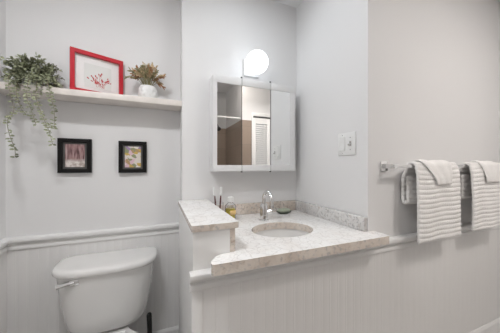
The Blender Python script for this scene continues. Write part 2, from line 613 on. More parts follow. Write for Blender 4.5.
# faucet
fx, fy = 0.535, 1.115
fau = thing('basin_faucet', 'chrome single-hole basin tap with a high arched spout', 'faucet', (fx, fy, CT))
fb = bmesh.new()
lathe(fb, [(0.0, 0.0), (0.027, 0.0), (0.027, 0.005), (0.0235, 0.010), (0.0215, 0.012), (0.0205, 0.088), (0.018, 0.094), (0.0, 0.095)], (fx, fy, CT), 32)
obj('body', fb, M['chrome'], fau)
sp = bmesh.new()
pts = [(fx, fy, CT + 0.09), (fx, fy, CT + 0.115)]
for k in range(0, 15):
    a = PI - k * PI / 14 * 1.04
    pts.append((fx, fy - 0.046 - 0.046 * math.cos(a), CT + 0.118 + 0.046 * math.sin(a)))
pts.append((fx, fy - 0.0925, CT + 0.095))
tube(sp, pts, 0.0105, 16)
obj('spout', sp, M['chrome'], fau)
an = bmesh.new()
tube(an, [(fx, fy - 0.0925, CT + 0.084), (fx, fy - 0.0925, CT + 0.098)], 0.0125, 16)
obj('aerator', an, M['nickel'], fau)
lv = bmesh.new()
tube(lv, [(fx + 0.016, fy, CT + 0.048), (fx + 0.044, fy, CT + 0.048), (fx + 0.047, fy, CT + 0.048)], [0.014, 0.014, 0.011], 20)
h = obj('handle', lv, M['chrome'], fau)
ls = bmesh.new()
tube(ls, [(fx + 0.045, fy, CT + 0.05), (fx + 0.062, fy - 0.004, CT + 0.055), (fx + 0.085, fy - 0.010, CT + 0.060)], [0.0045, 0.004, 0.0045], 10)
obj('lever', ls, M['chrome'], h)

# soap on its dish
dx, dy = 0.735, 1.235
sd = bmesh.new()
lathe(sd, [(0, 0), (0.62, 0), (0.70, 0.003), (1.0, 0.013), (0.97, 0.015), (0.70, 0.008), (0, 0.007)], (dx, dy, CT), 36, 0.052, 0.036)
tag(obj('soap_dish', sd, M['dish'], loc=(dx, dy, CT)), 'dark green oval soap dish beside the tap on the countertop', 'soap dish')
sb = bmesh.new()
rings = []
for z, s in ((0.0085, 0.70), (0.012, 0.90), (0.020, 1.0), (0.028, 0.88), (0.031, 0.66)):
    rings.append([(dx + math.copysign(abs(math.cos(t)) ** 0.7, math.cos(t)) * 0.043 * s, dy + math.copysign(abs(math.sin(t)) ** 0.7, math.sin(t)) * 0.029 * s, CT + z) for t in [2 * PI * k / 32 for k in range(32)]])
loft(sb, rings)
tag(obj('soap_bar', sb, M['soap'], loc=(dx, dy, CT + 0.0085), smooth=50), 'sage green bar of soap lying in the small oval dish', 'soap')

# tumbler with toothbrushes, soap bottle
tx, ty = 0.305, 1.235
tb = bmesh.new()
lathe(tb, [(0, 0), (0.026, 0), (0.028, 0.002), (0.031, 0.095), (0.0295, 0.0955), (0.0265, 0.006), (0, 0.005)], (tx, ty, CT), 32)
tag(obj('glass_tumbler', tb, M['glass'], loc=(tx, ty, CT)), 'clear glass tumbler behind the granite ledge, holding two toothbrushes', 'tumbler')


def toothbrush(x0, x1, y1, label, hc):
    base = Vector((x0, ty - 0.004, CT + 0.009))
    top = Vector((x1, y1, CT + 0.182))
    t = thing('toothbrush', label, 'toothbrush', base, 'toothbrushes in the tumbler')
    d = top - base
    hb = bmesh.new()
    tube(hb, [base, base + d * 0.3, base + d * 0.62, base + d * 0.72], [0.0035, 0.0048, 0.0042, 0.003], 10)
    obj('handle', hb, hc, t)
    kb = bmesh.new()
    tube(kb, [base + d * 0.721, base + d * 0.76, base + d * 0.97, top], [0.003, 0.0078, 0.0078, 0.004], 12)
    obj('head', kb, M['white_plastic'], t)
    bb = bmesh.new()
    for k in range(6):
        p = base + d * (0.775 + k * 0.038)
        tube(bb, [p + Vector((0, -0.005, 0)), p + Vector((0.0, -0.016, 0))], 0.0031, 8)
    obj('bristles', bb, M['white_plastic'], t)


toothbrush(0.296, 0.283, 1.238, 'white-headed toothbrush leaning left in the glass tumbler', M['maroon'])
toothbrush(0.313, 0.325, 1.240, 'white-headed toothbrush leaning right in the glass tumbler', M['maroon'])

ox, oy = 0.366, 1.195
bt = thing('soap_bottle', 'small bottle of yellow liquid with a clear neck, between ledge and tap', 'bottle', (ox, oy, CT))
lq = bmesh.new()
lathe(lq, [(0, 0.002), (0.026, 0.002), (0.0275, 0.005), (0.0275, 0.066), (0.0, 0.0665)], (ox, oy, CT), 28)
obj('liquid', lq, M['liquid'], bt)
gl = bmesh.new()
lathe(gl, [(0, 0), (0.029, 0), (0.031, 0.003), (0.031, 0.078), (0.026, 0.088), (0.015, 0.096), (0.015, 0.110), (0.0135, 0.110), (0.0135, 0.095), (0.025, 0.086), (0.0285, 0.077), (0.0285, 0.0015), (0, 0.0012)], (ox, oy, CT), 28)
obj('shell', gl, M['glass'], bt)
cp = bmesh.new()
lathe(cp, [(0, 0.134), (0.010, 0.133), (0.0115, 0.13), (0.0175, 0.128), (0.0175, 0.103), (0.0155, 0.103), (0.0155, 0.1105), (0, 0.1106)], (ox, oy, CT), 24)
obj('cap', cp, M['white_plastic'], bt)
lbm = bmesh.new()
rgs = []
for z in (0.034, 0.058):
    rgs.append([(ox + 0.0316 * math.cos(a), oy + 0.0316 * math.sin(a), CT + z) for a in [math.radians(-110 + 12 * k) for k in range(8)]])
vr = [[lbm.verts.new(p) for p in r] for r in rgs]
for k in range(7):
    lbm.faces.new((vr[0][k], vr[0][k + 1], vr[1][k + 1], vr[1][k]))
sl = obj('sticker', lbm, M['label'], bt)
sm = sl.modifiers.new('thick', 'SOLIDIFY')
sm.thickness = 0.0006
sm.offset = 1.0

# ------------------------------------------------------------------ medicine cabinet
CX0, CX1, CZ0, CZ1, CYF = 0.275, 0.815, 1.112, 1.660, 1.230
cab = thing('medicine_cabinet', 'white wall-hung medicine cabinet with three mirrored doors over the basin', 'cabinet', ((CX0 + CX1) / 2, YV, CZ0))
cb = bmesh.new()
box(cb, CX0, CX1, CYF + 0.019, YV - 0.0005, CZ0, CZ1, 0.0015)
obj('body', cb, M['cab'], cab)
seams = [CX0, 0.448, 0.639, CX1]
MZ0, MZ1 = 1.148, 1.617
for k in range(3):
    xa = seams[k] + (0.0012 if k else 0)
    xb = seams[k + 1] - (0.0012 if k < 2 else 0)
    ma = xa + (0.024 if k == 0 else 0.0006)
    mb = xb - (0.038 if k == 2 else 0.0006)
    f = bmesh.new()
    y0, y1 = CYF, CYF + 0.018
    box(f, xa, xb, y0, y1, MZ1, CZ1, 0.001)
    box(f, xa, xb, y0, y1, CZ0, MZ0, 0.001)
    if ma - xa > 0.01:
        box(f, xa, ma, y0, y1, MZ0, MZ1)
    if xb - mb > 0.01:
        box(f, mb, xb, y0, y1, MZ0, MZ1)
    box(f, ma, mb, y0 + 0.008, y1, MZ0, MZ1)
    d = obj('door', f, M['cab'], cab)
    obj('mirror', B(ma + 0.0004, mb - 0.0004, y0 + 0.0035, y0 + 0.0078, MZ0 + 0.0004, MZ1 - 0.0004), M['mirror'], d, smooth=0)
for x in seams[1:3]:
    g = bmesh.new()
    box(g, x - 0.0011, x + 0.0011, CYF + 0.001, CYF + 0.018, CZ0 - 0.002, CZ1 + 0.002)
    tube(g, [(x, CYF + 0.008, CZ1), (x, CYF + 0.008, CZ1 + 0.010)], 0.0055, 12)
    tube(g, [(x, CYF + 0.008, CZ0 - 0.007), (x, CYF + 0.008, CZ0)], 0.0055, 12)
    obj('pivot_hinge', g, M['dark'], cab)

# globe wall lamp
gx, gy, gz = 0.539, 1.215, 1.764
lamp = thing('globe_wall_lamp', 'lit white globe lamp on the wall above the medicine cabinet', 'lamp', (gx, YV, gz))
pl = bmesh.new()
box(pl, gx - 0.052, gx + 0.052, YV - 0.022, YV - 0.0005, gz - 0.052, gz + 0.052, 0.004)
obj('backplate', pl, M['cab'], lamp)
nk = bmesh.new()
tube(nk, [(gx, YV - 0.02, gz), (gx, gy + 0.058, gz)], 0.028, 24)
obj('holder', nk, M['cab'], lamp)
gb = bmesh.new()
bmesh.ops.create_uvsphere(gb, u_segments=36, v_segments=24, radius=0.0665)
bmesh.ops.translate(gb, verts=gb.verts[:], vec=(gx, gy, gz))
obj('globe', gb, M['globe'], lamp, smooth=180)

# unseen ceiling lights added as fill, shaped like recessed downlights
for (lx, ly, e, c, lab) in ((-0.33, 0.45, FILL_A, (0.985, 0.99, 1.0), 'small round ceiling fill light added over the toilet'),
                            (1.48, -0.2, FILL_B, (1.0, 0.945, 0.90), 'small round ceiling fill light added near the towel bar wall'),
                            (0.45, 0.90, FILL_C, (0.88, 0.95, 1.0), 'small round ceiling fill light added over the basin')):
    dl = thing('added_fill_light', lab, 'lamp', (lx, ly, ZC), 'added ceiling fill lights')
    rg = bmesh.new()
    lathe(rg, [(0.089, -0.0005), (0.112, -0.0005), (0.112, -0.003), (0.106, -0.007), (0.092, -0.008), (0.089, -0.006), (0.089, -0.0005)], (lx, ly, ZC), 36)
    obj('trim_ring', rg, M['white_plastic'], dl)
    ln = bmesh.new()
    lathe(ln, [(0, -0.001), (0.0885, -0.001), (0.0885, -0.004), (0, -0.0045)], (lx, ly, ZC), 36)
    obj('lens', ln, emis('fill_light_lens', c, e), dl)

# ceiling lamp behind the camera
cl = thing('ceiling_lamp', 'round lit opal ceiling lamp behind the viewer', 'lamp', (1.05, -0.62, ZH))
rm = bmesh.new()
lathe(rm, [(0, 0), (0.16, 0), (0.165, -0.01), (0.165, -0.03), (0.15, -0.032), (0.15, -0.012), (0, -0.012)], (1.05, -0.62, ZH - 0.0005), 40)
obj('rim', rm, M['nickel'], cl)
dm = bmesh.new()
lathe(dm, [(0.148, -0.014), (0.148, -0.032), (0.13, -0.055), (0.09, -0.072), (0.04, -0.08), (0, -0.081)], (1.05, -0.62, ZH), 40)
obj('diffuser', dm, M['lamp'], cl, smooth=180)

# shower rod and head (seen in the mirror)
rd = bmesh.new()
tube(rd, [(0.302, YB - 0.05, 1.935), (1.226, YB - 0.05, 1.935)], 0.0125, 16)
tag(obj('shower_curtain_rod', rd, M['pot'], loc=(0.764, YB - 0.05, 1.935)), 'white rod across the shower opening, seen in the left mirror door', 'curtain rod')
sh = thing('wall_shower', 'chrome shower head on a bent arm, seen in the left mirror door', 'shower head', (1.03, YS, 1.93))
ar = bmesh.new()
tube(ar, [(1.03, YS + 0.001, 1.965), (1.03, YS + 0.06, 1.975), (1.03, YS + 0.11, 1.96), (1.03, YS + 0.15, 1.92)], 0.010, 12)
obj('arm', ar, M['nickel'], sh)
hd = bmesh.new()
tube(hd, [(1.03, YS + 0.15, 1.92), (1.03, YS + 0.165, 1.90), (1.03, YS + 0.20, 1.855), (1.03, YS + 0.205, 1.848)], [0.015, 0.02, 0.048, 0.046], 24)
obj('head', hd, M['dark'], sh)

# ------------------------------------------------------------------ switch plate
sw = thing('light_switch', 'white two-gang plate with rocker and toggle on the niche side wall', 'switch', (XN, 0.867, 1.255))
obj('plate', B(XN - 0.006, XN - 0.0003, 0.8095, 0.9245, 1.197, 1.313, 0.003), M['white_plastic'], sw)
obj('rocker_frame', B(XN - 0.0075, XN - 0.0055, 0.873, 0.911, 1.219, 1.291, 0.0008), M['palepaper'], sw)
rk = bmesh.new()
loft(rk, [[(XN - 0.0072, y, 1.223), (XN - 0.0125, y, 1.223), (XN - 0.008, y, 1.255), (XN - 0.0105, y, 1.287), (XN - 0.0072, y, 1.287)] for y in (0.8765, 0.9075)])
obj('rocker', rk, M['white_plastic'], sw, smooth=10)
tg = bmesh.new()
box(tg, XN - 0.0075, XN - 0.0055, 0.834, 0.847, 1.242, 1.268, 0.0008)
tube(tg, [(XN - 0.006, 0.8405, 1.255), (XN - 0.019, 0.8405, 1.247)], [0.0052, 0.0045], 10)
obj('toggle', tg, M['nickel'], sw)
for y, z in ((0.8405, 1.285), (0.8405, 1.225), (0.892, 1.301), (0.892, 1.209)):
    s = bmesh.new()
    tube(s, [(XN - 0.0055, y, z), (XN - 0.0072, y, z)], 0.003, 10)
    obj('screw', s, M['nickel'], sw)

# ------------------------------------------------------------------ towel bar and towels
BY, BZ = 0.687, 1.141
bar = thing('towel_bar', 'square chrome towel bar on the right-hand wall', 'towel bar', (1.46, YW, BZ))
rb = bmesh.new()
box(rb, 0.976, 1.964, BY - 0.007, BY + 0.007, BZ - 0.007, BZ + 0.007, 0.001)
obj('rail', rb, M['chrome'], bar)
for x in (0.987, 1.953):
    p = bmesh.new()
    box(p, x - 0.022, x + 0.022, YW - 0.009, YW - 0.0004, BZ - 0.022, BZ + 0.022, 0.002)
    box(p, x - 0.010, x + 0.010, BY - 0.0075, YW - 0.008, BZ - 0.010, BZ + 0.010, 0.0015)
    obj('bracket', p, M['chrome'], bar)


def resample(path, step):
    out = [Vector(path[0])]
    acc = 0.0
    for a, b in zip(path, path[1:]):
        a, b = Vector(a), Vector(b)
        L = (b - a).length
        n = max(1, int(round(L / step)))
        for k in range(1, n + 1):
            out.append(a.lerp(b, k / n))
    return out


def arc(cy, cz, r, a0, a1, n):
    return [(cy + r * math.cos(math.radians(a0 + (a1 - a0) * k / n)), cz + r * math.sin(math.radians(a0 + (a1 - a0) * k / n))) for k in range(n + 1)]


def draped(x0, x1, path, half, rib, pitch, nx=96, xfun=None, seed=0, step=0.0022, plain=0.0):
    """terry cloth: a closed ribbon of varying thickness along a (y,z) path, swept in X"""
    path = resample([(p[0], p[1]) for p in path], step)
    n = len(path)
    nor, s, S = [], 0.0, []
    for i in range(n):
        d = (path[min(i + 1, n - 1)] - path[max(i - 1, 0)]).normalized()
        nor.append(Vector((-d.y, d.x)))
        if i:
            s += (path[i] - path[i - 1]).length
        S.append(s)
    rnd = random.Random(seed)
    ph = [rnd.uniform(0, 6.28) for _ in range(6)]
    bm = bmesh.new()
    rings = []
    for j in range(nx + 1):
        u = j / nx
        ring = []
        end = min(1.0, min(u, 1 - u) * nx / 1.5)      # rounded side edges
        for side in (1, -1):
            rng = range(n) if side == 1 else range(n - 1, -1, -1)
            for i in rng:
                x = x0 + (x1 - x0) * u
                if xfun:
                    x = xfun(u, S[i] / S[-1])
                wob = 0.0016 * math.sin(u * 9 + ph[0] + S[i] * 12) + 0.0012 * math.sin(u * 17 + ph[1] - S[i] * 21)
                q = S[i] + 0.0015 * math.sin(u * 11 + ph[2]) + 0.0018 * math.sin(u * 4 + ph[3])
                rr = rib * (abs(math.sin(PI * q / pitch)) ** 0.55)
                if plain and S[-1] - S[i] < plain:
                    rr = rib * 0.25
                rr *= 0.72 + 0.28 * abs(math.sin(u * 72 + ph[4] + 0.9 * math.sin(S[i] * 60))) + 0.08 * math.sin(u * 41 + S[i] * 170 + ph[5])
                tip = min(1.0, min(i, n - 1 - i) / 2.0) * 0.6 + 0.4
                h = (half + rr) * (0.35 + 0.65 * end) * tip
                p = path[i] + nor[i] * (h * side) + nor[i] * wob
                ring.append((x, p.x, p.y))
        rings.append(ring)
    return loft(bm, rings)


def towel(x0, x1, zb, zl, label, seed):
    yb, yf = 0.716, 0.659
    # tucked end inside the back fold, U at its foot, up the wall side, over the bar, down the front, hem turned under
    path = [(yb - 0.012, BZ - 0.045), (yb - 0.013, zl + 0.03)]
    path += arc(yb - 0.0005, zl + 0.02, 0.0125, 180, 360, 8)
    path += [(yb + 0.012, zl + 0.05), (yb + 0.010, BZ - 0.05), (0.708, BZ - 0.01)]
    path += arc(BY, BZ - 0.004, 0.0205, 20, 160, 8)
    path += [(yf, BZ - 0.04), (yf - 0.003, zb + 0.15), (yf - 0.004, zb)]
    bm = draped(x0, x1, path, 0.0034, 0.0050, 0.0225, seed=seed)
    o = obj('hand_towel', bm, M['towel'], loc=((x0 + x1) / 2, BY, BZ), smooth=80)
    return tag(o, label, 'towel', 'ribbed hand towels on the bar')


towel(1.10, 1.435, 0.785, 0.955, 'white ribbed hand towel hanging nearest the bar\'s left bracket', 3)
towel(1.555, 1.89, 0.795, 0.955, 'white ribbed hand towel at the right end of the bar, cut by the photo edge', 5)


def washcloth(xt0, xt1, xb0, xb1, zb, label, seed):
    yf = 0.645
    path = [(0.7335, BZ - 0.045), (0.732, BZ - 0.018)]
    path += arc(BY, BZ - 0.005, 0.0325, 10, 165, 10)
    path += [(yf + 0.004, BZ - 0.03), (yf, zb + 0.03), (yf - 0.001, zb)]

    def xf(u, s):
        k = max(0.0, (s - 0.45) / 0.55)
        k = k * k * (3 - 2 * k)
        a = xt0 + (xb0 - xt0) * k
        b = xt1 + (xb1 - xt1) * k
        return a + (b - a) * u
    bm = draped(0, 1, path, 0.0030, 0.0008, 0.006, nx=26, xfun=xf, seed=seed, step=0.003)
    o = obj('washcloth', bm, M['towel'], loc=((xt0 + xt1) / 2, BY, BZ + 0.03), smooth=80)
    return tag(o, label, 'washcloth', 'folded washcloths laid over the towels')


washcloth(1.140, 1.365, 1.222, 1.345, 1.052, 'small white washcloth hung askew over the left-hand ribbed towel', 11)
washcloth(1.64, 1.815, 1.668, 1.815, 1.052, 'small white washcloth hung straight over the right-hand ribbed towel', 12)

# ------------------------------------------------------------------ shelf and what stands on it
SZ = 1.516
tag(obj('wall_shelf', B(XL + 0.0005, XJ - 0.0005, YV + 0.001, YT - 0.0005, SZ - 0.031, SZ, 0.002), M['shelf'], loc=(-0.29, 1.39, SZ - 0.031)),
    'long whitewashed wooden shelf across the toilet alcove', 'shelf')


def leaf(bm, base, d, L, w, nrm, fold=0.25):
    d = d.normalized()
    s = d.cross(nrm)
    if s.length < 1e-4:
        s = d.orthogonal()
    s.normalize()
    n = s.cross(d)
    v = [bm.verts.new(base), bm.verts.new(base + d * L * 0.35 + s * w * 0.5 + n * w * fold), bm.verts.new(base + d * L * 0.75 + s * w * 0.42 + n * w * fold),
         bm.verts.new(base + d * L), bm.verts.new(base + d * L * 0.75 - s * w * 0.42 + n * w * fold), bm.verts.new(base + d * L * 0.35 - s * w * 0.5 + n * w * fold),
         bm.verts.new(base + d * L * 0.4), bm.verts.new(base + d * L * 0.75)]
    for f in ((0, 1, 6), (1, 2, 7, 6), (2, 3, 7), (0, 6, 5), (6, 7, 4, 5), (7, 3, 4)):
        bm.faces.new([v[i] for i in f])


def rv(a=1.0):
    return Vector((random.uniform(-a, a), random.uniform(-a, a), random.uniform(-a, a)))


# trailing plant
px, py = -0.562, 1.385
plant = thing('trailing_plant', 'sage green trailing plant in a white pot at the shelf\'s left end', 'plant', (px, py, SZ))
pb = bmesh.new()
lathe(pb, [(0, 0), (0.036, 0), (0.040, 0.004), (0.050, 0.064), (0.046, 0.065), (0.044, 0.050), (0, 0.050)], (px, py, SZ), 28)
pot = obj('pot', pb, M['pot'], plant)
so = bmesh.new()
lathe(so, [(0, 0.056), (0.0435, 0.053), (0.0435, 0.049), (0, 0.049)], (px, py, SZ), 24)
obj('soil', so, M['soil'], pot)
fo = bmesh.new()
for k in range(120):
    a = random.uniform(0, 2 * PI)
    rr = random.uniform(0.03, 0.110)
    end = Vector((px + 0.008 + rr * math.cos(a) * 0.98, py - 0.028 + rr * math.sin(a) * 0.60, SZ + random.uniform(0.008, 0.150) - rr * 0.20))
    end.x = max(end.x, XL + 0.015)
    end.y = min(end.y, YT - 0.025)
    if end.y > YV - 0.005:
        end.z = max(end.z, SZ + 0.02)
    elif random.random() < 0.5:
        end.z = SZ + random.uniform(-0.035, 0.03)
    st = Vector((px + 0.02 * math.cos(a), py + 0.02 * math.sin(a), SZ + 0.055))
    mid = (st + end) / 2 + Vector((0, 0, 0.035))
    for q in range(1, 10):
        t = q / 9
        p = st * (1 - t) ** 2 + mid * 2 * t * (1 - t) + end * t * t
        for m_ in range(3 if q > 4 else 2):
            d = (end - st).normalized() * 0.4 + rv(0.9)
            leaf(fo, p + rv(0.004), d, random.uniform(0.013, 0.020), random.uniform(0.008, 0.012), Vector((0, -0.5, 1)) + rv(0.5))
for k in range(9):            # a sprig reaching out to the left
    p = Vector((px - 0.085 - k * 0.0075, py - 0.03, SZ + 0.108 + 0.010 * math.sin(k * 0.5) - k * 0.0022))
    if p.x < XL + 0.012:
        break
    leaf(fo, p, Vector((-0.6, -0.2, 0.5 if k % 2 else -0.6)), 0.017, 0.010, Vector((0, -1, 0.4)))
f_ = obj('foliage', fo, M['leaf'], plant, smooth=0)
f_.data.materials[0] = M['leaf']


def vine(ctrl, seed, step=0.012):
    rnd = random.Random(seed)
    c = [Vector(p) for p in ctrl]
    pts = []
    for i in range(len(c) - 1):
        p0, p1, p2, p3 = c[max(i - 1, 0)], c[i], c[i + 1], c[min(i + 2, len(c) - 1)]
        n = max(2, int((p2 - p1).length / step))
        for k in range(n):
            t = k / n
            pts.append(0.5 * ((2 * p1) + (p2 - p0) * t + (2 * p0 - 5 * p1 + 4 * p2 - p3) * t * t + (3 * p1 - p0 - 3 * p2 + p3) * t ** 3))
    pts.append(c[-1])
    st = bmesh.new()
    tube(st, pts, 0.0011, 6)
    v = obj('vine', st, M['stem'], plant)
    lf = bmesh.new()
    for i, p in enumerate(pts[1:]):
        for sgn in (-1, 1):
            if rnd.random() < 0.14:
                continue
            d = Vector((sgn * rnd.uniform(0.5, 1.0), rnd.uniform(-0.7, 0.1), rnd.uniform(-0.55, 0.35)))
            q = leaf(lf, p, d, rnd.uniform(0.012, 0.019), rnd.uniform(0.0075, 0.011), Vector((rnd.uniform(-.4, .4), -1, rnd.uniform(-.2, .8))))
    for vv in lf.verts:
        if vv.co.z < SZ + 0.001 and vv.co.z > SZ - 0.034:
            vv.co.y = min(vv.co.y, YV - 0.003)
    obj('vine_leaves', lf, M['leaf'], v, smooth=0)


VY = YV - 0.022
vine([(px - 0.05, py - 0.03, SZ + 0.06), (-0.622, VY + 0.012, SZ + 0.02), (-0.610, VY, SZ - 0.06), (-0.598, VY, SZ - 0.13), (-0.620, VY, SZ - 0.175), (-0.612, VY, SZ - 0.24), (-0.594, VY - 0.002, SZ - 0.30), (-0.594, VY, SZ - 0.335)], 1)
vine([(px - 0.02, py - 0.03, SZ + 0.06), (-0.585, VY + 0.012, SZ + 0.025), (-0.590, VY, SZ - 0.05), (-0.572, VY - 0.004, SZ - 0.115), (-0.555, VY, SZ - 0.145)], 2)
vine([(px, py - 0.03, SZ + 0.06), (-0.552, VY + 0.012, SZ + 0.025), (-0.552, VY - 0.006, SZ - 0.06), (-0.535, VY - 0.004, SZ - 0.13), (-0.522, VY, SZ - 0.185)], 3)
vine([(px + 0.02, py - 0.03, SZ + 0.06), (-0.522, VY + 0.012, SZ + 0.025), (-0.520, VY - 0.006, SZ - 0.06), (-0.495, VY - 0.004, SZ - 0.15), (-0.474, VY, SZ - 0.22), (-0.463, VY, SZ - 0.272)], 4)
vine([(px + 0.04, py - 0.03, SZ + 0.06), (-0.488, VY + 0.012, SZ + 0.03), (-0.468, VY - 0.006, SZ - 0.05), (-0.456, VY, SZ - 0.12), (-0.458, VY, SZ - 0.20)], 5)

# red frame, turned on the shelf


def frame_local(parent_loc, rotz, name, label, w, h, depth, bar_w, m):
    t = thing(name, label, 'picture frame', parent_loc)
    t.rotation_euler = (0, 0, rotz)
    return t


def local_part(name, bm, m, parent, smooth=30):
    """geometry already in the thing's own space"""
    bmesh.ops.recalc_face_normals(bm, faces=bm.faces[:])
    me = bpy.data.meshes.new(name)
    bm.to_mesh(me)
    bm.free()
    me.materials.append(m)
    if smooth:
        me.shade_smooth()
        me.set_sharp_from_angle(angle=math.radians(smooth))
    o = bpy.data.objects.new(name, me)
    COL.objects.link(o)
    o.parent = parent
    return o


def moulded_frame(bm, w, h, bar_w, d, bev):
    """four mitred sides as one ring; local x across, z up from 0, front at y=-d"""
    def ring(ins, y):
        return [(-w / 2 + ins, y, ins), (w / 2 - ins, y, ins), (w / 2 - ins, y, h - ins), (-w / 2 + ins, y, h - ins)]
    rs = [ring(0, 0), ring(0, -d + bev), ring(bev, -d), ring(bar_w - bev, -d), ring(bar_w, -d + bev), ring(bar_w, 0)]
    vr = [[bm.verts.new(p) for p in r] for r in rs]
    for i in range(len(vr)):
        a, b = vr[i], vr[(i + 1) % len(vr)]
        for k in range(4):
            bm.faces.new((a[k], a[(k + 1) % 4], b[(k + 1) % 4], b[k]))
    return bm


rw, rh = 0.2336, 0.216
ang = math.atan2(0.084, 0.218)
red = thing('picture_frame', 'red box frame with a coral-red plant print, standing turned on the shelf', 'picture frame', (-0.3095, 1.4075, SZ))
red.rotation_euler = (0, 0, ang)
local_part('frame', moulded_frame(bmesh.new(), rw, rh, 0.019, 0.024, 0.001), M['red'], red)
local_part('mount', B(-rw / 2 + 0.014, rw / 2 - 0.014, -0.007, -0.001, 0.014, rh - 0.014), M['paper'], red)
pr = local_part('print', B(-0.058, 0.062, -0.0085, -0.0068, 0.036, 0.160), M['palepaper'], red)
ck = bmesh.new()
rnd = random.Random(4)
cen = Vector((0.010, -0.0090, 0.048))
for k in range(36):
    a = rnd.uniform(-0.95, 0.95)
    L = rnd.uniform(0.014, 0.070) * (1 - 0.25 * abs(a))
    p = cen + Vector((math.sin(a) * L + rnd.uniform(-.012, .012), 0, math.cos(a) * L * 0.95))
    p.x = max(-0.052, min(0.056, p.x))
    d = Vector((math.sin(a), 0, math.cos(a)))
    leaf(ck, p, d, rnd.uniform(0.010, 0.015), rnd.uniform(0.0045, 0.0068), Vector((0, -1, 0)), 0.05)
    if k % 2:
        b_ = cen + Vector((rnd.uniform(-.02, .02), 0.0003, -0.004))
        n_ = Vector((d.z, 0, -d.x)) * 0.0004
        ck.faces.new([ck.verts.new(q) for q in (b_ - n_, b_ + n_, p + n_, p - n_)])
local_part('printed_coral', ck, M['coral'], pr, smooth=0)

# two small black frames on the wall


def black_frame(x0, x1, z0, z1, pm, label):
    w, h = x1 - x0, z1 - z0
    t = thing('picture_frame', label, 'picture frame', ((x0 + x1) / 2, YT - 0.0005, z0))
    local_part('frame', moulded_frame(bmesh.new(), w, h, 0.021, 0.022, 0.003), M['black'], t)
    local_part('mount', B(-w / 2 + 0.019, w / 2 - 0.019, -0.012, -0.001, 0.019, h - 0.019), M['grey_mat'], t)
    local_part('print', B(-w / 2 + 0.031, w / 2 - 0.031, -0.0135, -0.0118, 0.031, h - 0.030), pm, t)


black_frame(-0.492, -0.345, 1.106, 1.288, M['trees'], 'small black frame with a photo of pink-lit tree trunks, below the shelf')
black_frame(-0.217, -0.073, 1.104, 1.285, M['flowers'], 'small black frame with a loose flower picture, nearest the vanity')

# vase with dried flowers
vx, vy = -0.064, 1.392
vase = thing('flower_vase', 'dimpled white vase of dried rust and cream flowers at the shelf\'s right end', 'vase', (vx, vy, SZ))
vb = bmesh.new()
n = 40
prof = [(0.0, 0.0), (0.036, 0.0), (0.042, 0.004), (0.045, 0.018), (0.046, 0.034), (0.0455, 0.052), (0.043, 0.068), (0.040, 0.076), (0.037, 0.078), (0.035, 0.074), (0.036, 0.045), (0.0, 0.044)]
rings = []
sub = []
for (r0, z0), (r1, z1) in zip(prof, prof[1:]):
    k = 4 if abs(z1 - z0) > 0.01 else 1
    sub += [(r0 + (r1 - r0) * i / k, z0 + (z1 - z0) * i / k) for i in range(k)]
sub.append(prof[-1])
half = len(sub)
for r, z in sub:
    if r < 1e-6:
        rings.append([(vx, vy, SZ + z)] * 1)
    else:
        row = []
        for k in range(n):
            a = 2 * PI * k / n
            dimp = 0
            if 0.004 < z < 0.074 and r > 0.0395:
                dimp = 0.0065 * abs(math.sin(a * 5 + (z / 0.078) * PI * 1.5)) * abs(math.sin(a * 5 - (z / 0.078) * PI * 1.5)) - 0.001
            row.append((vx + (r + dimp) * math.cos(a), vy + (r + dimp) * math.sin(a), SZ + z))
        rings.append(row)
vv = [[vb.verts.new(p) for p in r] for r in rings]
for a, b in zip(vv, vv[1:]):
    for k in range(n):
        q = []
        for v in (a[k % len(a)], a[(k + 1) % len(a)], b[(k + 1) % len(b)], b[k % len(b)]):
            if v not in q:
                q.append(v)
        if len(q) > 2:
            vb.faces.new(q)
obj('vase_body', vb, M['pot'], vase, smooth=60)
sm_ = bmesh.new()
fl = {k: bmesh.new() for k in ('rust', 'dry', 'olive', 'cream')}
rnd = random.Random(21)
for k in range(62):
    a = rnd.uniform(0, 2 * PI)
    rr = rnd.uniform(0.012, 0.100)
    tip = Vector((vx - 0.004 + rr * math.cos(a) * 1.12, vy - 0.012 + rr * math.sin(a) * 0.40, SZ + 0.215 - rr * rnd.uniform(0.7, 1.05) - rnd.uniform(0, 0.035)))
    tip.y = min(tip.y, YT - 0.03)
    tip.x = min(tip.x, XJ - 0.03)
    b0 = Vector((vx + 0.012 * math.cos(a), vy + 0.012 * math.sin(a), SZ + 0.05))
    mid = b0.lerp(tip, 0.5) + Vector((-0.004 * math.cos(a), 0, 0.02 + rr * 0.55))
    ps = [b0 * (1 - t) ** 2 + mid * 2 * t * (1 - t) + tip * t * t for t in [i / 6 for i in range(7)]]
    tube(sm_, ps, 0.0011, 5)
    d = (ps[-1] - ps[-3]).normalized()
    kind = rnd.choice(['rust', 'rust', 'dry', 'dry', 'dry', 'olive', 'olive'])
    if rr < 0.045 and rnd.random() < 0.45:
        kind = 'cream'
    bmx = fl[kind]
    if kind == 'cream':
        for q in range(9):
            leaf(bmx, ps[-1], Vector((rnd.uniform(-1, 1), rnd.uniform(-1, .3), rnd.uniform(-.3, 1))), 0.012, 0.008, Vector((0, -1, 0)) + Vector((rnd.uniform(-.5, .5), 0, rnd.uniform(-.5, .5))))
    else:
        for q in range(12):
            t = q / 11
            p = ps[3].lerp(ps[-1], t)
            dd = d + Vector((rnd.uniform(-.75, .75), rnd.uniform(-.6, .4), rnd.uniform(-.6, .5)))
            leaf(bmx, p, dd, rnd.uniform(0.014, 0.026), rnd.uniform(0.005, 0.009), Vector((0, -1, 0.3)))
obj('stems', sm_, M['olive'], vase)
obj('rust_petals', fl['rust'], M['rust'], vase, smooth=0)
obj('dried_grass', fl['dry'], M['dry'], vase, smooth=0)
obj('olive_leaves', fl['olive'], M['olive'], vase, smooth=0)
obj('cream_blossom', fl['cream'], M['cream'], vase, smooth=0)

# ------------------------------------------------------------------ toilet
TCX = -0.243


